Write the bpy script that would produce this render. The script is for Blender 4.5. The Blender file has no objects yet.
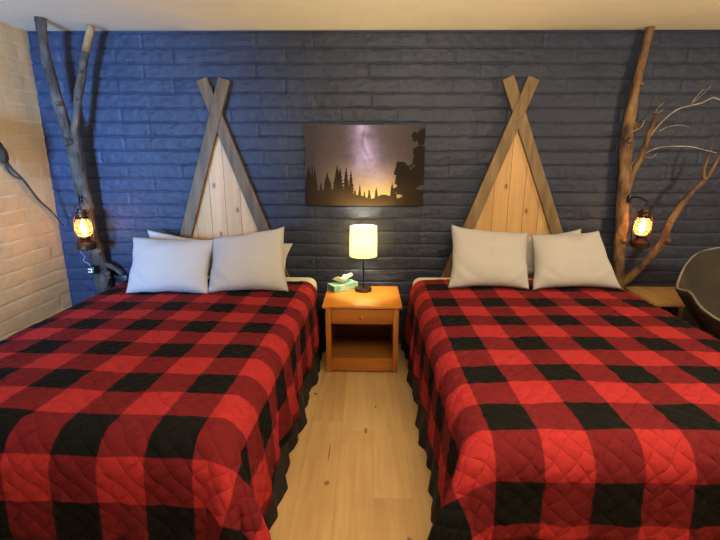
import bpy, bmesh, math, random
import numpy as np
from mathutils import Vector, Matrix
random.seed(7); rng = np.random.RandomState(11)
PI = math.pi
S = bpy.context.scene
COL = S.collection
BACK, LEFT, RIGHT, REAR, CEIL = 3.48, -2.42, 4.3, -1.35, 2.366

# ------------------------------------------------------------------ helpers
def tag(o, label=None, cat=None, group=None, kind=None):
    if label: o['label'] = label
    if cat: o['category'] = cat
    if group: o['group'] = group
    if kind: o['kind'] = kind
    return o

def thing(name, loc, label, cat, group=None):
    o = bpy.data.objects.new(name, None); COL.objects.link(o)
    o.location = loc; o.empty_display_size = .05
    return tag(o, label, cat, group)

def world_of(o):
    v = Vector((0, 0, 0))
    while o is not None:
        v = v + o.location; o = o.parent
    return v

def link_mesh(name, me, mat, parent=None, smooth=True):
    o = bpy.data.objects.new(name, me); COL.objects.link(o)
    if mat: me.materials.append(mat)
    if smooth:
        for p in me.polygons: p.use_smooth = True
    if parent is not None:
        off = world_of(parent)
        me.transform(Matrix.Translation(-off))
        o.parent = parent
    me.update()
    return o

def obj(name, bm, mat, parent=None, smooth=True, sharp=None):
    """bmesh given in world coordinates -> one object"""
    bmesh.ops.recalc_face_normals(bm, faces=bm.faces)
    me = bpy.data.meshes.new(name); bm.to_mesh(me); bm.free()
    o = link_mesh(name, me, mat, parent, smooth)
    if smooth and sharp:
        me.set_sharp_from_angle(angle=math.radians(sharp))
    return o

def box(bm, x0, x1, y0, y1, z0, z1, bev=0.0, seg=2, M=None):
    r = bmesh.ops.create_cube(bm, size=1)
    vs = r['verts']
    for v in vs:
        v.co = Vector(((x0+x1)/2 + v.co.x*(x1-x0), (y0+y1)/2 + v.co.y*(y1-y0), (z0+z1)/2 + v.co.z*(z1-z0)))
    if bev > 0:
        es = list({e for v in vs for e in v.link_edges})
        r2 = bmesh.ops.bevel(bm, geom=es, offset=bev, segments=seg, profile=.5, affect='EDGES')
        vs = list({v for f in r2['faces'] for v in f.verts} | {v for v in vs if v.is_valid})
    if M is not None:
        bmesh.ops.transform(bm, matrix=M, verts=vs)
    return vs

def boxobj(name, dims, mat, parent=None, bev=.002, M=None):
    bm = bmesh.new(); box(bm, *dims, bev=bev, M=M)
    return obj(name, bm, mat, parent, True, 40)

def lathe(bm, prof, c=(0, 0, 0), n=28, caps=True):
    rings = []
    for r, z in prof:
        rings.append([bm.verts.new((c[0]+r*math.cos(2*PI*i/n), c[1]+r*math.sin(2*PI*i/n), c[2]+z)) for i in range(n)])
    for a, b in zip(rings[:-1], rings[1:]):
        for i in range(n):
            bm.faces.new((a[i], a[(i+1) % n], b[(i+1) % n], b[i]))
    if caps:
        bm.faces.new(rings[0][::-1]); bm.faces.new(rings[-1])

def smooth_path(pts, step=.03):
    P = [Vector(p) for p in pts]
    out = []
    for i in range(len(P)-1):
        p0 = P[max(i-1, 0)]; p1 = P[i]; p2 = P[i+1]; p3 = P[min(i+2, len(P)-1)]
        n = max(1, int((p2-p1).length/step))
        for k in range(n):
            t = k/n; t2 = t*t; t3 = t2*t
            out.append((.5*((2*p1)+(-p0+p2)*t+(2*p0-5*p1+4*p2-p3)*t2+(-p0+3*p1-3*p2+p3)*t3), i+t))
    out.append((P[-1], len(P)-1.0))
    return out

def tube(bm, pts, rads, n=10, step=.03, rough=0.0, caps=True, seed=0, cyc=False):
    sp = smooth_path(pts, step)
    rr = np.interp([t for _, t in sp], range(len(rads)), rads)
    R = np.random.RandomState(seed)
    prev = None; rings = []
    ph = R.rand(4)*6
    for k, (p, t) in enumerate(sp):
        a = sp[max(k-1, 0)][0]; b = sp[min(k+1, len(sp)-1)][0]
        if cyc and k in (0, len(sp)-1): a = sp[-2][0]; b = sp[1][0]
        d = (b-a).normalized()
        if prev is None:
            up = Vector((0, 0, 1)) if abs(d.z) < .9 else Vector((1, 0, 0))
            x = d.cross(up).normalized()
        else:
            x = (prev - d*prev.dot(d)).normalized()
        prev = x; y = d.cross(x)
        ring = []
        for i in range(n):
            an = 2*PI*i/n
            r = rr[k]*(1+rough*(math.sin(2*an+ph[0]+k*.21)*.5+math.sin(3*an+ph[1]-k*.33)*.4+(R.rand()-.5)*.7+math.sin(k*.5+ph[2])*.35))
            ring.append(bm.verts.new(p + x*(r*math.cos(an)) + y*(r*math.sin(an))))
        rings.append(ring)
    for a, b in zip(rings[:-1], rings[1:]):
        for i in range(n):
            bm.faces.new((a[i], a[(i+1) % n], b[(i+1) % n], b[i]))
    if caps and not cyc:
        bm.faces.new(rings[0][::-1]); bm.faces.new(rings[-1])

def vnoise(x, y, seed=0):
    """smooth value noise, vectorised"""
    x = np.asarray(x, float); y = np.asarray(y, float)
    L = np.random.RandomState(seed).rand(64, 64)*2-1
    xi = np.floor(x).astype(int); yi = np.floor(y).astype(int)
    fx = x-xi; fy = y-yi
    fx = fx*fx*(3-2*fx); fy = fy*fy*(3-2*fy)
    g = lambda a, b: L[a % 64, b % 64]
    return (g(xi, yi)*(1-fx)+g(xi+1, yi)*fx)*(1-fy)+(g(xi, yi+1)*(1-fx)+g(xi+1, yi+1)*fx)*fy

def grid_mesh(name, V, uv=None, closed=False):
    """V: (n,m,3) array"""
    n, m, _ = V.shape
    idx = np.arange(n*m).reshape(n, m)
    F = np.stack([idx[:-1, :-1], idx[1:, :-1], idx[1:, 1:], idx[:-1, 1:]], -1).reshape(-1, 4)
    me = bpy.data.meshes.new(name)
    me.from_pydata(V.reshape(-1, 3).tolist(), [], F.tolist())
    if uv is not None:
        ul = me.uv_layers.new(name='UVMap')
        loops = np.empty(len(me.loops), dtype=np.int32); me.loops.foreach_get('vertex_index', loops)
        ul.data.foreach_set('uv', uv.reshape(-1, 2)[loops].ravel().astype(np.float32))
    return me

# ------------------------------------------------------------------ materials
def srgb(r, g, b):
    f = lambda c: (c/255/12.92) if c/255 <= .04045 else ((c/255+.055)/1.055)**2.4
    return (f(r), f(g), f(b), 1)

class NT:
    def __init__(s, name):
        s.m = bpy.data.materials.new(name); s.m.use_nodes = True
        s.t = s.m.node_tree; s.b = s.t.nodes['Principled BSDF']
    def n(s, typ, **kw):
        nd = s.t.nodes.new(typ)
        for k, v in kw.items():
            if k.startswith('i_'):
                key = k[2:]; key = int(key) if key.isdigit() else key.replace('_', ' ')
                nd.inputs[key].default_value = v
            else: setattr(nd, k, v)
        return nd
    def l(s, a, b): s.t.links.new(a, b)
    def math(s, op, a, b=None, c=None):
        nd = s.n('ShaderNodeMath', operation=op)
        for i, v in enumerate((a, b, c)):
            if v is None: continue
            if isinstance(v, (int, float)): nd.inputs[i].default_value = v
            else: s.l(v, nd.inputs[i])
        return nd.outputs[0]
    def mix(s, fac, a, b, blend='MIX'):
        nd = s.n('ShaderNodeMix', data_type='RGBA', blend_type=blend)
        if isinstance(fac, (int, float)): nd.inputs[0].default_value = fac
        else: s.l(fac, nd.inputs[0])
        for i, v in ((6, a), (7, b)):
            if isinstance(v, tuple): nd.inputs[i].default_value = v
            else: s.l(v, nd.inputs[i])
        return nd.outputs[2]
    def coords(s, scale=(1, 1, 1), out='Object', rot=(0, 0, 0)):
        tc = s.n('ShaderNodeTexCoord'); mp = s.n('ShaderNodeMapping')
        mp.inputs['Scale'].default_value = scale; mp.inputs['Rotation'].default_value = rot
        s.l(tc.outputs[out], mp.inputs[0]); return mp.outputs[0]
    def noise(s, vec, scale, detail=3, rough=.5):
        nd = s.n('ShaderNodeTexNoise'); nd.inputs['Scale'].default_value = scale
        nd.inputs['Detail'].default_value = detail; nd.inputs['Roughness'].default_value = rough
        s.l(vec, nd.inputs['Vector']); return nd.outputs[0]
    def ramp(s, fac, stops):
        nd = s.n('ShaderNodeValToRGB'); cr = nd.color_ramp
        while len(cr.elements) < len(stops): cr.elements.new(.5)
        for e, (p, c) in zip(cr.elements, stops): e.position = p; e.color = c
        s.l(fac, nd.inputs[0]); return nd.outputs[0]
    def bump(s, h, strength=.3, dist=.01, normal=None):
        nd = s.n('ShaderNodeBump'); nd.inputs['Strength'].default_value = strength
        nd.inputs['Distance'].default_value = dist; s.l(h, nd.inputs['Height'])
        if normal is not None: s.l(normal, nd.inputs['Normal'])
        return nd.outputs[0]
    def base(s, v):
        if isinstance(v, tuple): s.b.inputs['Base Color'].default_value = v
        else: s.l(v, s.b.inputs['Base Color'])
    def normal(s, v): s.l(v, s.b.inputs['Normal'])
    def set(s, **kw):
        for k, v in kw.items(): s.b.inputs[k.replace('_', ' ')].default_value = v

def plain(name, col, rough=.6, metal=0, noise=0.0, nscale=20, bump=0.0, spec=None):
    t = NT(name); t.set(Roughness=rough, Metallic=metal)
    if spec is not None: t.b.inputs['Specular IOR Level'].default_value = spec
    c = t.coords()
    nz = t.noise(c, nscale, 4)
    dark = tuple(x*(1-noise) for x in col[:3])+(1,)
    light = tuple(min(1, x*(1+noise)) for x in col[:3])+(1,)
    t.base(t.ramp(nz, [(.3, dark), (.7, light)]) if noise else col)
    if bump: t.normal(t.bump(nz, bump, .005))
    return t.m

def wood(name, c1, c2, axis='Z', scale=1.0, rough=.5, knots=0.0, bump=.15, coat=0.0):
    t = NT(name); t.set(Roughness=rough)
    if coat: t.set(Coat_Weight=coat); t.b.inputs['Coat Roughness'].default_value = .25
    s = {'X': (1.2, 14, 14), 'Y': (14, 1.2, 14), 'Z': (14, 14, 1.2)}[axis]
    v = t.coords(tuple(k*scale for k in s))
    v2 = t.coords(tuple(k*scale*3.3 for k in s))
    a = t.noise(v, 1.4, 4, .6); b = t.noise(v2, 2.0, 3)
    f = t.math('ADD', t.math('MULTIPLY', a, .7), t.math('MULTIPLY', b, .3))
    col = t.ramp(f, [(.32, c1), (.68, c2)])
    if knots:
        v3 = t.coords(tuple(k*scale*.22 for k in s))
        vo = t.n('ShaderNodeTexVoronoi'); vo.inputs['Scale'].default_value = 2.6; t.l(v3, vo.inputs['Vector'])
        k = t.math('LESS_THAN', vo.outputs['Distance'], .10)
        col = t.mix(t.math('MULTIPLY', k, knots), col, tuple(x*.35 for x in c1[:3])+(1,))
    t.base(col); t.normal(t.bump(f, bump, .004))
    return t.m

def block_paint(name, c, gloss, var=.12, fine=.35, spec=.4, mortar=None):
    t = NT(name); v = t.coords()
    big = t.noise(v, 3.0, 3); med = t.noise(v, 22, 5, .6); fn = t.noise(v, 110, 3)
    d = tuple(x*(1-var) for x in c[:3])+(1,); l = tuple(x*(1+var) for x in c[:3])+(1,)
    t.base(t.ramp(t.math('ADD', t.math('MULTIPLY', big, .5), t.math('MULTIPLY', med, .5)), [(.35, d), (.65, l)]))
    t.set(Roughness=gloss); t.b.inputs['Specular IOR Level'].default_value = spec
    if mortar:
        src = t.b.inputs['Base Color'].links[0].from_socket
        at = t.n('ShaderNodeAttribute', attribute_name='joint')
        t.base(t.mix(at.outputs['Fac'], src, mortar))
    h = t.math('ADD', t.math('MULTIPLY', med, 1.0), t.math('MULTIPLY', fn, .25))
    t.normal(t.bump(h, fine, .01))
    return t.m

M_blue = block_paint('navy_block_paint', (.023, .0300, .060, 1), .48, .2, .6, spec=.27)
M_tan = block_paint('tan_block_paint', (.62, .475, .28, 1), .6, .08, .3, spec=.3, mortar=(.78, .68, .50, 1))
M_ceil = plain('ceiling_paint', (.88, .82, .66, 1), .7, noise=.03, nscale=6, bump=.05)
M_plainwall = plain('plain_wall_paint', (.30, .24, .18, 1), .7, noise=.03)
M_beam = wood('grey_brown_timber', (.055, .037, .021, 1), (.165, .112, .062, 1), 'Z', 1.3, .65, bump=.3)
M_beamR = wood('warm_lit_timber', (.085, .052, .024, 1), (.235, .155, .075, 1), 'Z', 1.3, .65, bump=.3)  # warmer copy of the beam timber, warm room light put into its colour
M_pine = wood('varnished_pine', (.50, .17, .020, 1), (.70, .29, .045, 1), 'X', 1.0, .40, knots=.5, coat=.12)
M_pine_v = wood('varnished_pine_upright_shaded', (.32, .105, .015, 1), (.48, .18, .032, 1), 'Z', 1.0, .42, knots=.4, coat=.1)  # uprights: pine darkened in colour for shade beside the lit top
M_pine_f = wood('varnished_pine_front_shaded', (.30, .095, .014, 1), (.46, .17, .030, 1), 'X', 1.0, .42, coat=.1)  # front: same pine, shade below the lamplit top put into the colour
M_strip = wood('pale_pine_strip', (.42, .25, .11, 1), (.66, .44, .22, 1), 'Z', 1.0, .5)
M_pine_in = wood('pine_in_shade', (.17, .06, .012, 1), (.27, .11, .025, 1), 'X', 1.0, .5)  # darker pine copy, shade of the cubby painted into the base colour
M_black = plain('black_metal', (.012, .012, .013, 1), .38, .6)
M_rust = plain('aged_bronze', (.075, .035, .018, 1), .42, .8, noise=.4, nscale=60)
M_darkfab = plain('black_cloth', (.008, .008, .011, 1), .9, noise=.3, nscale=40, bump=.2)
M_mat = plain('mattress_ticking', (.74, .72, .66, 1), .85, noise=.03, nscale=60, bump=.1)
M_boxs = plain('box_spring_cloth', (.05, .05, .055, 1), .9)
M_white_pl = plain('white_plastic', (.8, .8, .78, 1), .4)
M_teal = None

def pine_board(name, x0, pw):
    """pale knotty tongue and groove pine, boards run up Z"""
    t = NT(name); t.set(Roughness=.5)
    v = t.coords((16, 16, 1.3)); a = t.noise(v, 1.3, 4, .6)
    tc = t.n('ShaderNodeTexCoord'); sx = t.n('ShaderNodeSeparateXYZ'); t.l(tc.outputs['Object'], sx.inputs[0])
    u = t.math('DIVIDE', t.math('SUBTRACT', sx.outputs[0], x0), pw)
    fr = t.math('FRACT', u); fl = t.math('FLOOR', u)
    wn = t.n('ShaderNodeTexWhiteNoise', noise_dimensions='1D'); t.l(fl, wn.inputs['W'])
    col = t.ramp(a, [(.3, (.42, .235, .085, 1)), (.7, (.58, .36, .15, 1))])
    col = t.mix(.3, col, t.ramp(wn.outputs[0], [(0, (.40, .23, .10, 1)), (1, (.64, .43, .23, 1))]))
    g = t.math('LESS_THAN', t.math('ABSOLUTE', t.math('SUBTRACT', fr, .5)), .478)   # 1 on the board, 0 in the groove
    col = t.mix(g, (.22, .11, .04, 1), col)
    cx2 = t.n('ShaderNodeCombineXYZ'); t.l(t.math('MULTIPLY', sx.outputs[0], 8.7), cx2.inputs[0]); t.l(t.math('MULTIPLY', sx.outputs[2], 5.2), cx2.inputs[1]); vo = t.n('ShaderNodeTexVoronoi', voronoi_dimensions='2D'); vo.inputs['Scale'].default_value = 1.0; t.l(cx2.outputs[0], vo.inputs['Vector'])
    kn = t.n('ShaderNodeMapRange'); t.l(vo.outputs['Distance'], kn.inputs[0])
    kn.inputs[1].default_value = .07; kn.inputs[2].default_value = .14; kn.inputs[3].default_value = .85; kn.inputs[4].default_value = 0
    cs = t.n('ShaderNodeSeparateXYZ'); t.l(vo.outputs['Color'], cs.inputs[0])
    kf = t.math('MULTIPLY', kn.outputs[0], t.math('GREATER_THAN', cs.outputs[0], .45))
    col = t.mix(kf, col, (.16, .065, .02, 1))
    t.base(col)
    h = t.math('ADD', t.math('MULTIPLY', g, 1.0), t.math('MULTIPLY', a, .15))
    t.normal(t.bump(h, .5, .004))
    return t.m

def bark(name, c1, c2, c3, rough=.75):
    t = NT(name); t.set(Roughness=rough)
    v = t.coords((1, 1, .45)); a = t.noise(v, 22, 5, .65); b = t.noise(t.coords((1, 1, .6)), 7, 3)
    col = t.ramp(a, [(.35, c1), (.62, c2)])
    col = t.mix(t.ramp(b, [(.48, (0, 0, 0, 1)), (.68, (1, 1, 1, 1))]), col, c3)
    t.base(col); t.normal(t.bump(a, 1.0, .02))
    return t.m
M_barkL = bark('grey_brown_bark', (.012, .008, .006, 1), (.058, .038, .027, 1), (.13, .092, .068, 1))
M_barkR = bark('warm_brown_bark', (.03, .014, .008, 1), (.16, .083, .040, 1), (.25, .145, .07, 1))
M_twig = bark('pale_twig_bark', (.16, .13, .105, 1), (.34, .30, .26, 1), (.42, .37, .33, 1))
M_cutwood = bark('peeled_bark', (.10, .045, .02, 1), (.25, .13, .055, 1), (.33, .19, .085, 1))

def floor_mat():
    t = NT('oak_plank_floor'); t.set(Roughness=.42)
    tc = t.n('ShaderNodeTexCoord'); sx = t.n('ShaderNodeSeparateXYZ'); t.l(tc.outputs['Object'], sx.inputs[0])
    W = .1765; Lp = 1.22
    u = t.math('DIVIDE', t.math('SUBTRACT', sx.outputs[0], .038), W)
    col_i = t.math('FLOOR', u); fu = t.math('FRACT', u)
    w1 = t.n('ShaderNodeTexWhiteNoise', noise_dimensions='1D'); t.l(col_i, w1.inputs['W'])
    vy = t.math('ADD', t.math('DIVIDE', sx.outputs[1], Lp), t.math('MULTIPLY', w1.outputs[0], 1.0))
    fv = t.math('FRACT', vy); row_i = t.math('FLOOR', vy)
    cb = t.n('ShaderNodeCombineXYZ'); t.l(col_i, cb.inputs[0]); t.l(row_i, cb.inputs[1])
    w2 = t.n('ShaderNodeTexWhiteNoise', noise_dimensions='2D'); t.l(cb.outputs[0], w2.inputs['Vector'])
    # grain, offset per plank
    off = t.n('ShaderNodeVectorMath', operation='MULTIPLY_ADD'); t.l(w2.outputs['Color'], off.inputs[0])
    off.inputs[1].default_value = (7, 7, 7); t.l(tc.outputs['Object'], off.inputs[2])
    mp = t.n('ShaderNodeMapping'); mp.inputs['Scale'].default_value = (13, 1.0, 1); t.l(off.outputs[0], mp.inputs[0])
    g = t.noise(mp.outputs[0], 1.6, 5, .6)
    mp2 = t.n('ShaderNodeMapping'); mp2.inputs['Scale'].default_value = (60, 2.5, 1); t.l(off.outputs[0], mp2.inputs[0])
    g2 = t.noise(mp2.outputs[0], 1.5, 3, .6)
    cl = t.noise(off.outputs[0], 2.4, 3)
    f = t.math('ADD', t.math('MULTIPLY', g, .55), t.math('ADD', t.math('MULTIPLY', g2, .2), t.math('MULTIPLY', cl, .25)))
    col = t.ramp(f, [(.34, (.40, .25, .115, 1)), (.66, (.64, .44, .22, 1))])
    col = t.mix(.35, col, t.ramp(w2.outputs[0], [(0, (.33, .19, .095, 1)), (1, (.64, .44, .25, 1))]))
    e1 = t.math('LESS_THAN', t.math('ABSOLUTE', t.math('SUBTRACT', fu, .5)), .496)
    e2 = t.math('LESS_THAN', t.math('ABSOLUTE', t.math('SUBTRACT', fv, .5)), .4993)
    e = t.math('MULTIPLY', e1, e2)
    col = t.mix(e, (.30, .18, .08, 1), col)
    # knots and cracks in the boards
    for (kx, ky, rx, ry) in ((-.33, 2.649, .012, .016), (-.186, 1.826, .013, .018), (-.192, 2.06, .004, .075), (.06, 2.5, .006, .012), (.0, 2.25, .010, .03), (.18, 1.5, .012, .02), (-.36, 1.2, .012, .02)):
        dx = t.math('DIVIDE', t.math('SUBTRACT', sx.outputs[0], kx), rx); dy = t.math('DIVIDE', t.math('SUBTRACT', sx.outputs[1], ky), ry)
        d = t.math('ADD', t.math('MULTIPLY', dx, dx), t.math('MULTIPLY', dy, dy))
        d = t.math('ADD', d, t.math('MULTIPLY', t.math('SUBTRACT', g2, .5), 1.2))
        mr = t.n('ShaderNodeMapRange', interpolation_type='SMOOTHSTEP'); t.l(d, mr.inputs[0])
        mr.inputs[1].default_value = .3; mr.inputs[2].default_value = 1.5; mr.inputs[3].default_value = .75; mr.inputs[4].default_value = 0
        col = t.mix(mr.outputs[0], col, (.10, .045, .018, 1))
    t.base(col)
    t.normal(t.bump(t.math('ADD', e, t.math('MULTIPLY', f, .2)), .2, .003))
    return t.m

def plaid_mat(name, s0, t0, P=.3145, Pt=.3105):
    """buffalo check from cloth coordinates in metres, quilted in diamonds"""
    t = NT(name); t.set(Roughness=.93)
    t.b.inputs['Specular IOR Level'].default_value = .12
    t.b.inputs['Sheen Weight'].default_value = .0
    tc = t.n('ShaderNodeTexCoord'); sx = t.n('ShaderNodeSeparateXYZ'); t.l(tc.outputs['UV'], sx.inputs[0])
    nz = t.n('ShaderNodeTexNoise'); nz.inputs['Scale'].default_value = 9; nz.inputs['Detail'].default_value = 2; t.l(tc.outputs['UV'], nz.inputs['Vector'])
    wob = t.math('MULTIPLY', t.math('SUBTRACT', nz.outputs[0], .5), .012)
    def stripe(v, o, p):
        f = t.math('FRACT', t.math('DIVIDE', t.math('SUBTRACT', t.math('ADD', v, wob), o), p))
        # soft edged stripe: dark for 0..0.5
        d = t.math('ABSOLUTE', t.math('SUBTRACT', f, .25))
        mr = t.n('ShaderNodeMapRange'); t.l(d, mr.inputs[0])
        mr.inputs[1].default_value = .243; mr.inputs[2].default_value = .257; mr.inputs[3].default_value = 1; mr.inputs[4].default_value = 0
        # wrap around at f near 1
        d2 = t.math('LESS_THAN', t.math('SUBTRACT', 1.0, f), .004)
        return t.math('MAXIMUM', mr.outputs[0], d2)
    a = stripe(sx.outputs[0], s0, P); b = stripe(sx.outputs[1], t0, Pt)
    both = t.math('MULTIPLY', a, b); one = t.math('MAXIMUM', a, b)
    wv = t.n('ShaderNodeTexNoise'); wv.inputs['Scale'].default_value = 420; wv.inputs['Detail'].default_value = 1; t.l(tc.outputs['UV'], wv.inputs['Vector'])
    col = t.mix(one, (.37, .026, .032, 1), (.145, .011, .017, 1))
    col = t.mix(both, col, (.006, .006, .007, 1))
    col = t.mix(.22, col, wv.outputs[1], 'MULTIPLY')
    t.base(col)
    # diamond stitching
    q = .052
    wx = t.math('ADD', sx.outputs[0], t.math('MULTIPLY', t.math('SINE', t.math('MULTIPLY', sx.outputs[1], 60)), .006))
    p1 = t.math('ABSOLUTE', t.math('SINE', t.math('MULTIPLY', t.math('ADD', wx, sx.outputs[1]), PI/q/1.414)))
    p2 = t.math('ABSOLUTE', t.math('SINE', t.math('MULTIPLY', t.math('SUBTRACT', wx, sx.outputs[1]), PI/q/1.414)))
    h = t.math('POWER', t.math('MULTIPLY', p1, p2), .4)
    pk = t.n('ShaderNodeTexNoise'); pk.inputs['Scale'].default_value = 55; pk.inputs['Detail'].default_value = 3; t.l(tc.outputs['UV'], pk.inputs['Vector'])
    h = t.math('ADD', t.math('MULTIPLY', h, .55), t.math('MULTIPLY', pk.outputs[0], .45))
    t.normal(t.bump(h, .85, .012))
    return t.m

def pillow_mat():
    t = NT('white_pillowcase'); t.set(Roughness=.85); t.base((.41, .405, .42, 1))
    t.b.inputs['Specular IOR Level'].default_value = .2
    v = t.coords((1, 1, 1)); t.normal(t.bump(t.noise(v, 9, 4, .55), .35, .02))
    return t.m
M_pillow = pillow_mat()

# ------------------------------------------------------------------ room shell
def block_wall(name, a0, a1, z0, z1, to_world, mat, depth, seed, res=.0115, rz=None, phase=-1.82, L=.4055, C=.101, z_ref=1.039, jw=.0075):
    na = int((a1-a0)/res)+1; nz = int((z1-z0)/(rz or res))+1
    A, Z = np.meshgrid(np.linspace(a0, a1, na), np.linspace(z0, z1, nz), indexing='ij')
    Zw = Z + .0022*vnoise(A*4, Z*3, seed) + .0028*vnoise(A*14, Z*2, seed+1)
    k = np.floor((Zw-z_ref)/C).astype(int); fz = (Zw-z_ref)/C-k
    R = np.random.RandomState(seed+5)
    jit = R.rand(200)*.03-.015; joff = jit[(k+60) % 200]
    ph = phase + np.where(k % 2 == 0, L/2, 0) + joff
    b = np.floor((A+.003*vnoise(A*5, Z*30, seed+2)-ph)/L).astype(int); fa = (A-ph)/L-b
    T = R.rand(4, 128, 128)-.5
    bi = (b+40) % 128; ki = (k+40) % 128
    dz = np.minimum(fz, 1-fz)*C; da = np.minimum(fa, 1-fa)*L
    prof = lambda d, w: np.clip(d/w, 0, 1)
    sm = lambda x: x*x*(3-2*x)
    jz = sm(prof(dz, jw+.004*T[3, bi, ki])); ja = sm(prof(da, jw))
    h = depth*(jz*(.45+.55*ja))
    h += depth*.14*(1-np.abs(fz*2-1)**2.5)                      # rounded face
    h += depth*.16*T[0, bi, ki] + depth*.16*T[1, bi, ki]*(fz-.5)*2 + depth*.12*T[2, bi, ki]*(fa-.5)
    h += depth*.10*vnoise(A*9, Z*22, seed+3)*jz + depth*.10*vnoise(A*30, Z*45, seed+4)
    h = np.where(Zw > 2.350, -.004, h)
    V = to_world(A, Z, h)
    me = grid_mesh(name, V)
    ja_ = me.attributes.new('joint', 'FLOAT', 'POINT'); ja_.data.foreach_set('value', (np.clip(1-jz*(.5+.5*ja), 0, 1)*np.clip(.5+.9*vnoise(A*3, Z*4, seed+8), 0, 1)).ravel().astype(np.float32))
    o = link_mesh(name, me, mat)
    # solid masonry behind the face
    Vb = to_world(A[[0, -1]][:, [0, -1]], Z[[0, -1]][:, [0, -1]], np.full((2, 2), -.002))
    Vc = to_world(A[[0, -1]][:, [0, -1]], Z[[0, -1]][:, [0, -1]], np.full((2, 2), -.12))
    bm = bmesh.new(); bm.from_mesh(me)
    p = [bm.verts.new(Vector(x)) for x in Vb.reshape(-1, 3)] + [bm.verts.new(Vector(x)) for x in Vc.reshape(-1, 3)]
    for q in ((0, 1, 3, 2), (4, 6, 7, 5), (0, 4, 5, 1), (2, 3, 7, 6), (0, 2, 6, 4), (1, 5, 7, 3)):
        bm.faces.new([p[i] for i in q])
    bm.to_mesh(me); bm.free()
    tag(o, kind='structure')
    return o

block_wall('wall_back', LEFT-.02, RIGHT, 0, CEIL+.01, lambda A, Z, h: np.stack([A, BACK-h+.004, Z], -1), M_blue, .0165, 21, jw=.0055, res=.0105, rz=.0062)
block_wall('wall_left', REAR, BACK+.01, 0, CEIL+.01, lambda A, Z, h: np.stack([LEFT+h-.004+0*A, -A, Z], -1) * np.array([1, -1, 1]), M_tan, .006, 33, res=.012, rz=.008, jw=.006, phase=.1)

def slab(name, dims, mat):
    bm = bmesh.new(); box(bm, *dims)
    o = obj(name, bm, mat, None, False); tag(o, kind='structure'); return o
M_floor = floor_mat()
slab('floor', (LEFT-.12, RIGHT+.12, REAR-.12, BACK+.12, -.1, 0), M_floor)
slab('ceiling', (LEFT-.12, RIGHT+.12, REAR-.12, BACK+.12, CEIL, CEIL+.1), M_ceil)
slab('wall_right', (RIGHT, RIGHT+.12, REAR-.12, BACK+.12, 0, CEIL), M_plainwall)
# rear wall (behind the camera) with the daylight window
WX0, WX1, WZ0, WZ1 = -2.32, -1.22, .95, 2.0
bm = bmesh.new()
box(bm, LEFT-.12, WX0, REAR-.12, REAR, 0, CEIL); box(bm, WX1, RIGHT+.12, REAR-.12, REAR, 0, CEIL)
box(bm, WX0, WX1, REAR-.12, REAR, 0, WZ0); box(bm, WX0, WX1, REAR-.12, REAR, WZ1, CEIL)
o = obj('wall_rear', bm, M_plainwall, None, False); tag(o, kind='structure')
win = bpy.data.objects.new('window_1', None); COL.objects.link(win); win.location = ((WX0+WX1)/2, REAR-.06, WZ0); tag(win, kind='structure')
bm = bmesh.new()
f = .04
box(bm, WX0, WX0+f, REAR-.09, REAR-.04, WZ0, WZ1, .003); box(bm, WX1-f, WX1, REAR-.09, REAR-.04, WZ0, WZ1, .003)
box(bm, WX0+f, WX1-f, REAR-.09, REAR-.04, WZ0, WZ0+f, .003); box(bm, WX0+f, WX1-f, REAR-.09, REAR-.04, WZ1-f, WZ1, .003)
obj('window_frame', bm, M_white_pl, win, True, 40)
g = NT('window_glass'); tr = g.n('ShaderNodeBsdfTransparent'); gl = g.n('ShaderNodeBsdfGlossy'); gl.inputs['Roughness'].default_value = .02
mx = g.n('ShaderNodeMixShader'); mx.inputs[0].default_value = .06; g.l(tr.outputs[0], mx.inputs[1]); g.l(gl.outputs[0], mx.inputs[2])
g.l(mx.outputs[0], g.t.nodes['Material Output'].inputs[0])
boxobj('window_pane', (WX0+f, WX1-f, REAR-.068, REAR-.062, WZ0+f, WZ1-f), g.m, win, 0)

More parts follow.
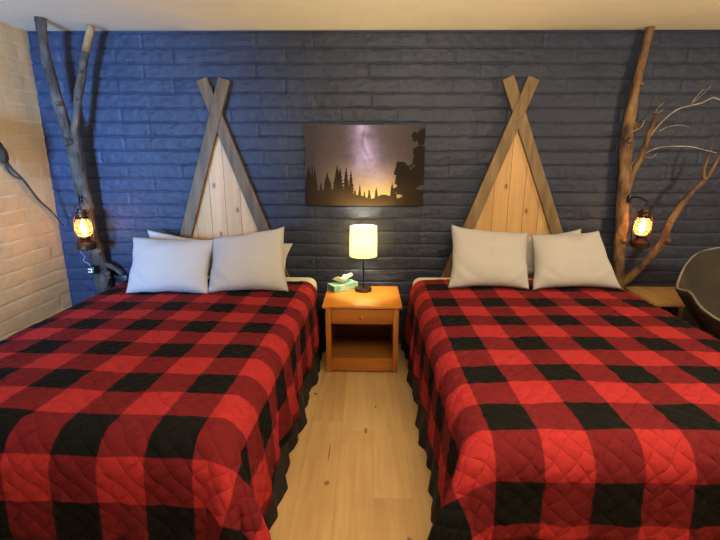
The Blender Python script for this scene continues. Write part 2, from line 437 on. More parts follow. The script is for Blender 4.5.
# ------------------------------------------------------------------ beds
def bed(label, cx_head, W, yh, Lb, rot, skirt_seed):
    """cx_head: x of the head-right/left reference = bed centre at head; rot about head centre"""
    root = bpy.data.objects.new('bed', None); COL.objects.link(root)
    root.location = (cx_head, yh, 0); root.rotation_euler = (0, 0, rot)
    tag(root, label, 'bed', 'double beds')
    def part(name, bm, mat, smooth=True, sharp=40):
        bmesh.ops.recalc_face_normals(bm, faces=bm.faces)
        me = bpy.data.meshes.new(name); bm.to_mesh(me); bm.free()
        o = bpy.data.objects.new(name, me); COL.objects.link(o); me.materials.append(mat); o.parent = root
        for p in me.polygons: p.use_smooth = smooth
        if smooth and sharp: me.set_sharp_from_angle(angle=math.radians(sharp))
        return o
    h = W/2
    bm = bmesh.new(); box(bm, -h+.015, h-.015, -Lb+.13, -.03, .33, .612, .06, 5); part('mattress', bm, M_mat)
    bm = bmesh.new(); box(bm, -h+.03, h-.03, -Lb+.10, -.03, .14, .33, .015, 3); part('box_spring', bm, M_boxs)
    for sx in (-1, 1):
        for y in (-.08, -Lb+.14):
            bm = bmesh.new(); lathe(bm, [(.022, 0), (.026, .03), (.022, .14)], (sx*(h-.1), y, 0), 14); part('leg', bm, M_black)
    # bed skirt: pleated black cloth round three sides, from under the mattress to the floor
    P = []
    n = 0
    path = [(-h+.02, 0), (-h+.02, -Lb+.03), (h-.02, -Lb+.03), (h-.02, 0)]
    pts = []
    for a, b in zip(path[:-1], path[1:]):
        d = math.dist(a, b); k = int(d/.012); nx, ny = (b[1]-a[1])/d, -(b[0]-a[0])/d
        for i in range(k): pts.append((a[0]+(b[0]-a[0])*i/k, a[1]+(b[1]-a[1])*i/k, nx, ny))
    pts.append((*path[-1], 1, 0))
    R = np.random.RandomState(skirt_seed); ph = R.rand(6)*6
    rows = []
    zs = np.linspace(.34, .006, 14)
    for j, z in enumerate(zs):
        f = (j/13)
        row = []
        for i, (x, y, nx, ny) in enumerate(pts):
            s = i*.012
            w = .010*math.sin(s*31+ph[0]+1.5*math.sin(s*5+ph[1]))+.014*math.sin(s*11+ph[2])+.003*math.sin(s*71+ph[3])
            o_ = .016 + f*(.034 + w)
            # nx,ny points out of the bed
            row.append((x-nx*o_*-1 if False else x+nx*o_*(-1 if False else 1), y+ny*o_, z))
        rows.append(row)
    V = np.array(rows)
    # make sure offset goes outward
    me = grid_mesh('bed_skirt', V)
    o = bpy.data.objects.new('bed_skirt', me); COL.objects.link(o); me.materials.append(M_darkfab); o.parent = root
    for p in me.polygons: p.use_smooth = True
    sm = o.modifiers.new('thickness', 'SOLIDIFY'); sm.thickness = .004; sm.offset = 0
    return root

def quilt(label, cx_head, W, yh, Lb, rot, s0, t0, qhead, drop, foot_drop, seed, mat_name, s_ref, skew=0.0):
    """cloth over the bed; s across (0 at left mattress edge), t from the head hem to the foot"""
    root_loc = Vector((cx_head, yh, 0))
    r = .08; rf = .10; zt = .622
    ds = .0155
    S0 = -drop; S1 = W+drop; T0 = qhead; T1 = Lb+foot_drop
    ns = int((S1-S0)/ds)+1; nt = int((T1-T0)/ds)+1
    s, t = np.meshgrid(np.linspace(S0, S1, ns), np.linspace(T0, T1, nt), indexing='ij')
    s = s.copy(); t = t.copy()
    # distances past the start of the fold
    a_l = -(s-r); a_r = s-(W-r); b = t-(Lb-rf)
    a = np.maximum(a_l, a_r); side = np.where(a_r > a_l, 1., -1.)
    A = np.maximum(a, 0); B = np.maximum(b, 0)
    # rounded quilt corner
    m = (A > 0) & (B > 0)
    rad = np.hypot(A, B); phi = np.arctan2(B, A)
    mx = np.maximum(np.cos(phi), np.sin(phi))
    scale = np.where(m, 1-(1-mx)*.62*np.clip(rad/.4, 0, 1), 1.)
    A2 = A*scale; B2 = B*scale
    s = s + side*(A2-A); t = t + (B2-B)
    A, B = A2, B2; rad = np.hypot(A, B)
    rr = r*np.cos(phi)**2 + rf*np.sin(phi)**2
    rr = np.where(B <= 0, r, np.where(A <= 0, rf, rr)); arc = rr*PI/2
    def edge(d):
        r = rr
        th = np.clip(d/r, 0, PI/2)
        out = r*np.sin(th); down = r*(1-np.cos(th)) + np.maximum(d-arc, 0)
        out = np.where(d <= 0, 0, out); down = np.where(d <= 0, 0, down)
        return out, down
    out, down = edge(rad)
    # folds: amplitude grows as it hangs
    hang = np.clip((rad-arc*.6)/.30, 0, 1.2)
    along = np.where(A > B, t, s*1.0+5)
    n1 = vnoise(along*7+seed, rad*1.6, seed)*.024 + vnoise(along*17, rad*3, seed+3)*.011 + .006*np.sin(along*31+2*vnoise(along*3, rad*0, seed+7))
    flare = .018*hang + n1*hang*.8
    diag = np.where(m, np.sin(2*phi)**2, 0)
    flare = flare + diag*(.44*np.maximum(rad-arc*.5, 0)) + diag*.03*np.sin(phi*9+seed)*hang
    down = down*np.where(m, 1-.10*diag, 1)
    out = out + flare
    cx = np.where(rad > 0, A/np.maximum(rad, 1e-6), 0); cy = np.where(rad > 0, B/np.maximum(rad, 1e-6), 0)
    x = np.where(A > 0, np.where(side > 0, W-r, r), s) + side*out*cx
    y = np.where(B > 0, Lb-rf, t) + out*cy
    z = zt - down
    top = np.clip(1-down/.06, 0, 1)
    # top: soft body, puckers
    body = .007*vnoise(s*2.3, t*2.3, seed+9) + .0035*vnoise(s*8, t*8, seed+10) + .012*np.sin(np.clip(s/W, 0, 1)*PI)
    q = .052
    stitch = (np.abs(np.sin((s+t)*PI/q/1.414))*np.abs(np.sin((s-t)*PI/q/1.414)))**.5
    puff = .0035*stitch + .0022*vnoise(s*26, t*26, seed+11)
    z = z + top*(body + puff)
    outp = (1-top)*puff
    x = x + side*cx*outp; y = y + cy*outp
    # head hem turned down a touch
    z = z - .012*np.clip(1-(t-T0)/.05, 0, 1)
    z = np.maximum(z, .02)
    lx = x - W/2; ly = -y
    V = np.stack([lx, ly, z], -1)
    # the cloth is drawn in a little towards the head
    su = s_ref + (s-s_ref)*(1+.095*np.clip(1-t/2.15, 0, 1))
    su = su - skew*np.clip(1-t/2.05, 0, 1); tu = t - skew*1.35*np.clip(1-t/1.9, 0, 1)
    uv = np.stack([su, tu], -1)
    me = grid_mesh('quilt', V, uv)
    o = bpy.data.objects.new('quilt', me); COL.objects.link(o)
    o.location = root_loc; o.rotation_euler = (0, 0, rot)
    me.materials.append(plaid_mat(mat_name, s0, t0))
    for p in me.polygons: p.use_smooth = True
    sm = o.modifiers.new('thickness', 'SOLIDIFY'); sm.thickness = .008; sm.offset = 1 if False else -1
    tag(o, label, 'quilt', 'plaid quilts')
    return o

YH = 3.40
# left bed
RL = math.radians(-2.0)
WL = 1.43
# right edge passes (-.375,3.04)
CXL = -.362 - WL/2
LBL = YH-1.24
bed('double bed with black skirt beside the tan wall, left of the nightstand with the lamp', CXL, WL, YH, LBL, RL, 3)
quilt('red and black buffalo check quilt spread over the left bed beside the tan wall', CXL, WL, YH, LBL, RL,
      (WL-.268) % .3145, (YH-2.635) % .3105, .24, .40, .30, 4, 'buffalo_check_left', WL-.268, .055)
WR = 1.475; CXR = .335 + WR/2; LBR = YH-1.24
bed('double bed with black skirt on the right, next to the grey saucer chair', CXR, WR, YH, LBR, 0, 5)
quilt('red and black buffalo check quilt spread over the right bed near the saucer chair', CXR, WR, YH, LBR, 0,
      .078, (YH-2.725) % .3105, .20, .40, .28, 14, 'buffalo_check_right', 0)

# ------------------------------------------------------------------ pillows
def pillow(label, bl, br, tl, tr, T, seed, grp):
    bl, br, tl, tr = [Vector(p) for p in (bl, br, tl, tr)]
    c = (bl+br+tl+tr)/4
    n = ((br-bl).cross(tl-bl)).normalized()      # faces the camera (-y)
    if n.y > 0: n = -n
    N = 46; Mv = 34
    U, Vv = np.meshgrid(np.linspace(0, 1, N), np.linspace(0, 1, Mv), indexing='ij')
    a = 1-np.abs(2*U-1)**2.6; b_ = 1-np.abs(2*Vv-1)**2.4
    th = T*.5*(np.clip(a, 0, 1)**.55)*(np.clip(b_, 0, 1)**.55)
    th = th*(1+.16*(.5-Vv)) + .010*vnoise(U*5, Vv*4, seed)*np.sqrt(np.clip(a*b_, 0, 1))
    # creases from the corners
    cr = .005*np.sin((U+Vv)*26+seed)*np.exp(-((U-.12)**2+(Vv-.15)**2)/.03)+.005*np.sin((U-Vv)*24+seed)*np.exp(-((U-.88)**2+(Vv-.2)**2)/.03)
    th = th+cr*np.clip(a*b_*3, 0, 1)
    # pinch the edges inward between the corners
    uu = .5+(U-.5)*(1-.075*np.sin(PI*Vv)**1.0*np.abs(2*U-1)**3)
    vv = .5+(Vv-.5)*(1-.10*np.sin(PI*U)**.9*np.abs(2*Vv-1)**3)
    uu += .006*vnoise(Vv*6, U*0, seed+2); vv += .008*vnoise(U*6, Vv*0, seed+3)
    P = (np.outer(((1-uu)*(1-vv)).ravel(), bl)+np.outer((uu*(1-vv)).ravel(), br)+np.outer(((1-uu)*vv).ravel(), tl)+np.outer((uu*vv).ravel(), tr)).reshape(N, Mv, 3)
    nn = np.array(n)
    F = P + th[..., None]*nn; Bk = P - (th*.8)[..., None]*nn
    me = bpy.data.meshes.new('pillow')
    idx = np.arange(N*Mv).reshape(N, Mv); o2 = N*Mv
    f1 = np.stack([idx[:-1, :-1], idx[1:, :-1], idx[1:, 1:], idx[:-1, 1:]], -1).reshape(-1, 4)
    f2 = f1[:, ::-1]+o2
    per = list(idx[:, 0]) + list(idx[-1, 1:]) + list(idx[::-1, -1][1:]) + list(idx[0, ::-1][1:-1])
    f3 = [(int(per[(i+1) % len(per)]), int(per[i]), int(per[i]+o2), int(per[(i+1) % len(per)]+o2)) for i in range(len(per))]
    me.from_pydata(np.concatenate([F.reshape(-1, 3), Bk.reshape(-1, 3)]).tolist(), [], f1.tolist()+f2.tolist()+f3)
    bm = bmesh.new(); bm.from_mesh(me); bmesh.ops.remove_doubles(bm, verts=bm.verts, dist=.0008)
    bmesh.ops.recalc_face_normals(bm, faces=bm.faces); bm.to_mesh(me); bm.free()
    for v in me.vertices: v.co = v.co - c
    o = bpy.data.objects.new('pillow', me); COL.objects.link(o); o.location = c
    me.materials.append(M_pillow)
    for p in me.polygons: p.use_smooth = True
    tag(o, label, 'pillow', grp)
    return o
gl_, gr_ = 'white pillows on the left bed', 'white pillows on the right bed'
pillow('white back pillow on the left bed, only its raised corner nearest the tan wall showing',
       (-1.57, 3.16, .665), (-1.06, 3.16, .665), (-1.625, 3.26, .985), (-1.10, 3.26, .895), .13, 4, gl_)
pillow('white back pillow on the left bed, one corner peeking out at the nightstand side',
       (-1.03, 3.17, .665), (-.60, 3.17, .665), (-1.07, 3.26, .90), (-.548, 3.26, .885), .13, 8, gl_)
pillow('white front pillow on the left bed, nearer the tan wall', (-1.565, 2.765, .640), (-1.025, 2.765, .640), (-1.635, 3.07, .960), (-1.055, 3.07, .945), .17, 1, gl_)
pillow('white front pillow on the left bed, nearer the nightstand, with pointed raised corner', (-1.045, 2.785, .642), (-.515, 2.815, .644), (-1.08, 3.08, .955), (-.572, 3.09, 1.035), .17, 2, gl_)
pillow('white back pillow on the right bed, one top corner peeking out',
       (1.12, 3.19, .665), (1.60, 3.19, .665), (1.10, 3.29, .93), (1.568, 3.29, 1.00), .13, 9, gr_)
pillow('white front pillow on the right bed, nearer the nightstand with the lamp', (.55, 2.92, .642), (1.095, 2.91, .642), (.592, 3.16, 1.042), (1.135, 3.15, .99), .17, 5, gr_)
pillow('white front pillow on the right bed, nearer the saucer chair', (1.11, 2.91, .642), (1.72, 2.93, .642), (1.145, 3.13, .985), (1.613, 3.13, 1.01), .17, 6, gr_)

# ------------------------------------------------------------------ tent-shaped headboards
def tee(label, A_bot, A_top, B_bot, B_top, zpair_b, apex, x_gro, pname, seed):
    """A: the front beam, leaning right at its top; B: behind it. points are (x,z) on the beam axis, extended down to the bed"""
    cx = (A_bot[0]+B_bot[0])/2
    root = thing('headboard', (cx, BACK-.03, .30), label, 'headboard', 'tent-shaped wooden headboards')
    w = .083; bmat = M_beam if seed == 1 else M_beamR
    def ext(b, t, z): k = (z-b[1])/(t[1]-b[1]); return (b[0]+(t[0]-b[0])*k, z)
    def beam(b, t, y0, y1, sq):
        b = Vector((b[0], 0, b[1])); t = Vector((t[0], 0, t[1]))
        d = (t-b).normalized(); n = Vector((d.z, 0, -d.x)); L = (t-b).length
        Mx = Matrix(((n.x, 0, d.x, (b.x+t.x)/2), (0, 1, 0, 0), (n.z, 0, d.z, (b.z+t.z)/2), (0, 0, 0, 1)))
        bm = bmesh.new(); box(bm, -w/2, w/2, y0, y1, -L/2, L/2, .003, 2, Mx)
        return obj('beam', bm, bmat, root, True, 40)
    y = BACK-.022
    a0 = ext(A_bot, A_top, .36); b0 = ext(B_bot, B_top, .36)
    beam(a0, A_top, y-.072, y-.038, 1)
    beam(b0, B_top, y-.058, y-.0245, 1)
    # panel of vertical pine boards between the beams
    def xat(b, t, z): return b[0]+(t[0]-b[0])*(z-b[1])/(t[1]-b[1])
    z1 = apex
    bm = bmesh.new()
    tri = [(xat(a0, A_top, .40), .40), (xat(b0, B_top, .40), .40), (xat(b0, B_top, z1), z1), (xat(a0, A_top, z1), z1)]
    if tri[2][0] < tri[3][0]: 
        m_ = (tri[2][0]+tri[3][0])/2; tri = tri[:2]+[(m_, z1)]
    f_ = [bm.verts.new((px, y-.024, pz)) for px, pz in tri]; k_ = [bm.verts.new((px, y-.002, pz)) for px, pz in tri]
    bm.faces.new(f_); bm.faces.new(k_[::-1])
    for i in range(len(tri)): bm.faces.new((f_[i], k_[i], k_[(i+1) % len(tri)], f_[(i+1) % len(tri)]))
    obj('panel', bm, pine_board(pname, x_gro-cx, .115), root, False)
    # thin edge strip along the inner side of the back beam
    d = Vector((B_top[0]-b0[0], 0, B_top[1]-b0[1])).normalized(); n = Vector((d.z, 0, -d.x))
    c0 = Vector((b0[0], 0, b0[1]))-n*(w/2+.006); 
    # stop where it meets the front beam
    k1 = (z1-.14-b0[1])/d.z; c1 = c0+d*k1
    L = (c1-c0).length
    Mx = Matrix(((n.x, 0, d.x, (c0.x+c1.x)/2), (0, 1, 0, 0), (n.z, 0, d.z, (c0.z+c1.z)/2), (0, 0, 0, 1)))
    bm = bmesh.new(); box(bm, -.005, .005, y-.030, y-.0245, -L/2, L/2, .0015, 1, Mx)
    obj('edge_strip', bm, M_strip, root, True, 40)
    return root
tee('tent-shaped headboard of crossed grey-brown timbers and pine boards behind the left bed',
    (-1.408, .871), (-1.016, 2.035), (-.785, .936), (-1.182, 2.035), None, 1.72, -1.195, 'pine_boards_left', 1)
tee('tent-shaped headboard of crossed timbers coloured as warmly lit and pine boards behind the right bed',
    (.752, .935), (1.158, 2.040), (1.448, .935), (.982, 2.045), None, 1.76, 1.065, 'pine_boards_right', 2)

# ------------------------------------------------------------------ nightstand
def nightstand(x0, x1, y0, y1, label):
    root = thing('nightstand', ((x0+x1)/2, (y0+y1)/2, 0), label, 'nightstand')
    H = .51; c = (x0+x1)/2
    boxobj('top', (x0, x1, y0, y1, H-.022, H), M_pine, root, .006)
    a0, a1, b0, b1 = x0+.022, x1-.022, y0+.014, y1-.008
    for sx in (0, 1):
        xa = a0 if sx == 0 else a1-.038
        for sy in (0, 1):
            ya = b0 if sy == 0 else b1-.038
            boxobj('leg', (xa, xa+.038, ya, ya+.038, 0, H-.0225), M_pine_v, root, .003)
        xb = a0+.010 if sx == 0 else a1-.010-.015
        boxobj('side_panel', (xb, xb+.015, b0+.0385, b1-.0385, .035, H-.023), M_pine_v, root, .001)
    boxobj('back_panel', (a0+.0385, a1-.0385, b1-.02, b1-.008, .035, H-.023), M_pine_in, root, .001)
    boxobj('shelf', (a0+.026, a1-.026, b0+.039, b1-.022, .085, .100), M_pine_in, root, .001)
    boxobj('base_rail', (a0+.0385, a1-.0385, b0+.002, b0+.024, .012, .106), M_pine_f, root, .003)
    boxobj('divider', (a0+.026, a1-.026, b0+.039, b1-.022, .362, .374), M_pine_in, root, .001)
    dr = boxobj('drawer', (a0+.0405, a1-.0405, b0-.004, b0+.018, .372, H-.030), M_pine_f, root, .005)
    bm = bmesh.new()
    lathe(bm, [(.0, -.003), (.010, 0), (.009, .008), (.016, .016), (.017, .022), (.012, .028), (.0, .030)], (0, 0, 0), 20, False)
    bmesh.ops.transform(bm, matrix=Matrix.Translation((c, b0-.003, .428)) @ Matrix.Rotation(PI/2, 4, 'X'), verts=bm.verts)
    k = obj('knob', bm, M_pine_v, dr, True, 60)
    return root
nightstand(-.308, .246, 2.935, 3.43, 'pine nightstand with open cubby and one drawer between the beds')
stb = thing('side_table', (2.26, 3.25, 0), 'low pine side table behind the saucer chair, against the navy wall', 'side table')
boxobj('top', (2.03, 2.53, 3.03, 3.462, .488, .512), wood('pale_pine_top', (.44, .25, .085, 1), (.62, .38, .15, 1), 'Y', 1.0, .5), stb, .005)
for sx in (2.05, 2.46):
    for sy in (3.06, 3.40): boxobj('leg', (sx, sx+.04, sy, sy+.04, 0, .4875), M_pine_in, stb, .003)
boxobj('apron', (2.092, 2.458, 3.41, 3.43, .42, .487), M_pine_in, stb, .001)

# ------------------------------------------------------------------ table lamp
lx, ly = -.027, 3.30
lamp = thing('table_lamp', (lx, ly, .51), 'table lamp with glowing cream drum shade and thin dark stem on the nightstand', 'lamp')
bm = bmesh.new(); lathe(bm, [(.0, 0), (.062, 0), (.064, .004), (.064, .018), (.060, .024), (.012, .026), (0, .026)], (lx, ly, .511), 40, False)
obj('base', bm, plain('dark_bronze', (.06, .035, .025, 1), .35, .7), lamp, True, 40)
bm = bmesh.new(); lathe(bm, [(.0055, .02), (.0055, .335)], (lx, ly, .511), 12); obj('stem', bm, M_black, lamp, True, 60)
bm = bmesh.new(); lathe(bm, [(.014, .325), (.014, .36), (.010, .37)], (lx, ly, .511), 16); obj('bulb_socket', bm, M_black, lamp, True, 50)
def emis(name, col, strength):
    t = NT(name); e = t.n('ShaderNodeEmission'); e.inputs[0].default_value = col; e.inputs[1].default_value = strength
    tr = t.n('ShaderNodeBsdfTransparent'); m = t.n('ShaderNodeMixShader'); m.inputs[0].default_value = .35
    t.l(tr.outputs[0], m.inputs[1]); t.l(e.outputs[0], m.inputs[2]); t.l(m.outputs[0], t.t.nodes['Material Output'].inputs[0])
    return t.m
bm = bmesh.new(); lathe(bm, [(.0, .368), (.012, .372), (.018, .39), (.028, .415), (.027, .435), (.016, .455), (0, .460)], (lx, ly, .511), 20, False)
obj('light_bulb', bm, emis('lit_bulb', (1, .8, .45, 1), 16), lamp, True)
t = NT('lamp_shade_fabric')
df = t.n('ShaderNodeBsdfDiffuse'); df.inputs['Color'].default_value = (.85, .78, .58, 1)
tl_ = t.n('ShaderNodeBsdfTranslucent'); tl_.inputs['Color'].default_value = (.98, .90, .64, 1)
mx = t.n('ShaderNodeMixShader'); mx.inputs[0].default_value = .72; t.l(df.outputs[0], mx.inputs[1]); t.l(tl_.outputs[0], mx.inputs[2])
t.l(mx.outputs[0], t.t.nodes['Material Output'].inputs[0]); M_shade = t.m
bm = bmesh.new(); zs0, zs1 = .784, 1.006
lathe(bm, [(.103, zs0), (.100, zs1), (.0985, zs1), (.1015, zs0), (.103, zs0)], (lx, ly, 0), 48, False)
bmesh.ops.remove_doubles(bm, verts=bm.verts, dist=.0001)
sh = obj('lamp_shade', bm, M_shade, lamp, True, 40)
bm = bmesh.new()
for k in range(3):
    an = k*2*PI/3+.4
    tube(bm, [(lx+.010*math.cos(an), ly+.010*math.sin(an), .869), (lx+.1005*math.cos(an), ly+.1005*math.sin(an), .82)], [.0015, .0015], 6)
obj('shade_holder', bm, M_black, lamp, True)

# ------------------------------------------------------------------ tissue box
tb = thing('tissue_box', (-.198, 3.325, .51), 'mint green tissue box with a cream tissue sticking out, on the nightstand', 'tissue box')
ang = math.radians(37)
Mt = Matrix.Translation((-.185, 3.335, .5105)) @ Matrix.Rotation(ang, 4, 'Z')
t = NT('mint_printed_card'); t.set(Roughness=.55)
nz = t.noise(t.coords((1, 1, 1)), 26, 2); t.base(t.ramp(nz, [(.42, (.14, .36, .30, 1)), (.58, (.40, .60, .50, 1))]))
bm = bmesh.new(); box(bm, -.108, .108, -.052, .052, 0, .052, .002, 1, Mt); obj('carton', bm, t.m, tb, True, 40)
# side end of the carton darker print
bm = bmesh.new(); box(bm, -.1086, -.1081, -.044, .044, .006, .046, 0, 1, Mt); obj('end_print', bm, plain('dark_teal_print', (.05, .14, .13, 1), .55), tb, False)
bm = bmesh.new()
NU, NV = 26, 12
rows = []
for j in range(NV):
    v = j/(NV-1); row = []
    for i in range(NU):
        an = 2*PI*i/NU
        rr = (.012+.040*v**.8)*(1+.28*math.sin(3*an+1)+.15*math.sin(5*an+2*v))
        zz = .052 + .045*v**.7*(1+.35*math.sin(2*an+.6)) + .006*math.sin(7*an)*v
        row.append(bm.verts.new(Mt @ Vector((rr*1.35*math.cos(an), rr*.75*math.sin(an), zz))))
    rows.append(row)
for a, b in zip(rows[:-1], rows[1:]):
    for i in range(NU): bm.faces.new((a[i], a[(i+1) % NU], b[(i+1) % NU], b[i]))
cv = bm.verts.new(Mt @ Vector((.005, 0, .082)))
for i in range(NU): bm.faces.new((rows[-1][i], rows[-1][(i+1) % NU], cv))
o = obj('tissue', bm, plain('cream_tissue', (.85, .80, .62, 1), .9), tb, True)

# ------------------------------------------------------------------ canvas picture
def canvas():
    x0, x1, z0, z1 = -.465, .422, 1.143, 1.727
    yF = BACK-.045
    root = thing('canvas_picture', ((x0+x1)/2, BACK-.02, z0), 'unframed canvas picture of a starry sky over dark fir trees, above the lamp', 'picture')
    boxobj('stretcher', (x0+.001, x1-.001, yF+.0015, BACK-.012, z0+.001, z1-.001), plain('canvas_edge', (.05, .042, .035, 1), .8), root, .002)
    nx, nz = 300, 200
    U, Vv = np.meshgrid(np.linspace(0, 1, nx), np.linspace(0, 1, nz), indexing='ij')
    V = np.stack([x0+U*(x1-x0), np.full_like(U, yF), z0+Vv*(z1-z0)], -1)
    me = grid_mesh('printed_canvas', V)
    asp = (x1-x0)/(z1-z0)
    n = vnoise(U*9, Vv*7, 1)*.5+vnoise(U*20, Vv*16, 2)*.3+vnoise(U*48, Vv*40, 3)*.2
    def C(*c): return np.array(c)
    top = C(.060, .054, .056); mid = C(.135, .115, .125); low = C(.40, .31, .17)
    k = np.clip((.62-Vv)/.50, 0, 1)[..., None]
    side = (np.clip(1-((U-.52)/.46)**2, 0, 1))[..., None]
    col = top*(1-side)+mid*side
    col = col*(1-k*side)+(C(.48, .38, .20)*side+C(.12, .085, .06)*(1-side))*k*side+col*0
    # milky way band
    cx = .50+.10*(.8-Vv)
    band = np.exp(-((U-cx)/(.085+.10*(1-Vv)))**2)*np.clip((Vv-.18)/.3, 0, 1)
    b = (band*(1.05+1.0*n))[..., None]
    col = col+b*C(.24, .23, .50)
    core = np.exp(-((U-cx-.01)/.035)**2)*np.clip((Vv-.35)/.25, 0, 1)*np.clip(.5+1.3*vnoise(U*16, Vv*9, 8), 0, 1)
    col = col+core[..., None]*C(.30, .29, .46)
    lane = np.exp(-((U-cx-.02*np.sin(Vv*14))/.016)**2)*np.clip((Vv-.45)/.2, 0, 1)
    col = col*(1-.35*lane[..., None])
    # horizon glow to the right of centre
    glow = np.exp(-((U-.68)/.20)**2-((Vv-.10)/.25)**2)[..., None]
    col = col+glow*C(.34, .25, .07)
    # stars
    R = np.random.RandomState(4)
    for _ in range(420):
        i, j = R.randint(0, nx), R.randint(60, nz); col[i, j] += R.rand()**2*.28*C(1, .96, .95)
    # forest line
    tree = np.zeros_like(U, bool)
    ground = .13+.16*np.clip(.35-U, 0, 1)+.06*vnoise(U*9, U*0, 5)+.22*np.clip((U-.82)*4, 0, 1)
    tree |= Vv < ground*.9
    def fir(cx_, h, w):
        yy = np.clip((h-Vv)/h, 0, 1)
        wid = w*yy**.9*(.55+.45*np.abs(((yy*11) % 1)))*(1+.25*vnoise(U*70, Vv*60, int(cx_*99)))
        return (np.abs(U-cx_) < wid) & (Vv < h)
    for cx_, h, w in ((.03, .50, .09), (.185, .43, .07), (.27, .52, .075), (.345, .50, .06), (.02, .44, .07), (.08, .48, .05), (.06, .62, .02), (.13, .30, .05), (.17, .36, .05), (.21, .34, .05), (.25, .38, .05), (.295, .49, .06), (.34, .28, .04),
                      (.385, .46, .05), (.42, .22, .03), (.46, .27, .035), (.50, .20, .03), (.54, .22, .035), (.60, .24, .04), (.64, .16, .03), (.70, .14, .04), (.735, .30, .045), (.76, .20, .05)):
        tree |= fir(cx_, h, w)
    # broad crowns to the right
    for bx, bz, br in ((.83, .42, .075), (.80, .52, .035), (.86, .30, .10), (.92, .38, .10), (.98, .55, .075), (.96, .68, .05), (1.0, .46, .1), (.80, .20, .05), (.93, .86, .04), (.965, .82, .04), (.99, .9, .05)):
        d = np.hypot((U-bx), (Vv-bz)/asp*1.1)
        tree |= d < br*(1+.35*vnoise(U*45, Vv*32, 6)+.2*vnoise(U*90, Vv*70, 7))
    tc = C(.016, .011, .007)+.0*U[..., None]
    tc = tc + (np.clip(.35-Vv, 0, 1)*np.exp(-((U-.5)/.4)**2))[..., None]*C(.20, .12, .04)
    col = np.where(tree[..., None], tc, col)
    col = np.clip(np.clip(col, 0, 1)*C(.62, .58, .66)*1.0, 0, 1)
    at = me.color_attributes.new('artwork', 'FLOAT_COLOR', 'POINT')
    buf = np.concatenate([col.reshape(-1, 3), np.ones((nx*nz, 1))], 1).astype(np.float32).ravel()
    at.data.foreach_set('color', buf)
    t = NT('printed_canvas'); t.set(Roughness=.75); t.b.inputs['Specular IOR Level'].default_value = .15
    a = t.n('ShaderNodeAttribute', attribute_name='artwork'); t.l(a.outputs['Color'], t.b.inputs['Base Color'])
    link_mesh('printed_canvas', me, t.m, root, False)
canvas()

# ------------------------------------------------------------------ trees
def branch_obj(name, pts, rads, mat, parent=None, n=12, rough=.14, seed=1, step=.02):
    bm = bmesh.new(); tube(bm, pts, rads, n, step, rough, True, seed)
    return obj(name, bm, mat, parent, True)
def knob_bm(bm, c, r, seed=0):
    R = np.random.RandomState(seed); r = r*.72
    v = bmesh.ops.create_icosphere(bm, subdivisions=2, radius=r)['verts']
    for q in v: q.co = Vector(c)+q.co*(1+.3*(R.rand()-.5))
tL = thing('bare_tree', (-2.085, 3.40, 0), 'grey-brown forked bare tree trunk in the corner behind the left bed', 'tree')
bm = bmesh.new()
tube(bm, [(-2.075, 3.41, 0), (-2.079, 3.405, .25), (-2.079, 3.40, .458), (-2.092, 3.365, .808), (-2.087, 3.335, 1.081), (-2.088, 3.30, 1.34), (-2.092, 3.28, 1.551), (-2.112, 3.265, 1.70), (-2.132, 3.24, 1.913), (-2.132, 3.20, 2.187), (-2.110, 3.17, 2.373)],
     [.062, .058, .054, .050, .047, .046, .050, .036, .033, .031, .034], 14, .02, .13, True, 3)
for c, r in (((-2.095, 3.235, 1.60), .05), ((-2.10, 3.32, 1.20), .030), ((-2.045, 3.335, .80), .028), ((-2.15, 3.2, 2.05), .022), ((-2.10, 3.2, 1.85), .02), ((-2.02, 3.35, .62), .035)): knob_bm(bm, c, r, int(c[2]*10))
obj('trunk', bm, M_barkL, tL, True)
bm = bmesh.new()
tube(bm, [(-2.085, 3.28, 1.56), (-2.060, 3.268, 1.66), (-2.030, 3.26, 1.752), (-1.993, 3.27, 1.917), (-1.965, 3.28, 2.02), (-1.930, 3.285, 2.14), (-1.858, 3.30, 2.345)], [.034, .030, .027, .026, .027, .025, .024], 12, .02, .12, True, 8)
knob_bm(bm, (-1.945, 3.25, 2.06), .016, 3); knob_bm(bm, (-1.99, 3.24, 1.88), .014, 4)
fk = obj('branch', bm, M_barkL, tL, True)
bm = bmesh.new(); tube(bm, [(-1.912, 3.287, 2.19), (-1.856, 3.301, 2.352)], [.0272, .0255], 12, .03, .05, True, 9)
obj('peeled_tip', bm, M_cutwood, fk, True)
for k, (a, b, r0) in enumerate((((-2.03, 3.34, .70), (-1.93, 3.40, .60), .02), ((-2.06, 3.37, .48), (-1.99, 3.33, .60), .012))):
    branch_obj('branch', [a, ((a[0]+b[0])/2, (a[1]+b[1])/2, (a[2]+b[2])/2+.015), b], [r0, r0*.8, r0*.6], M_barkL, tL, 8, .12, 20+k)

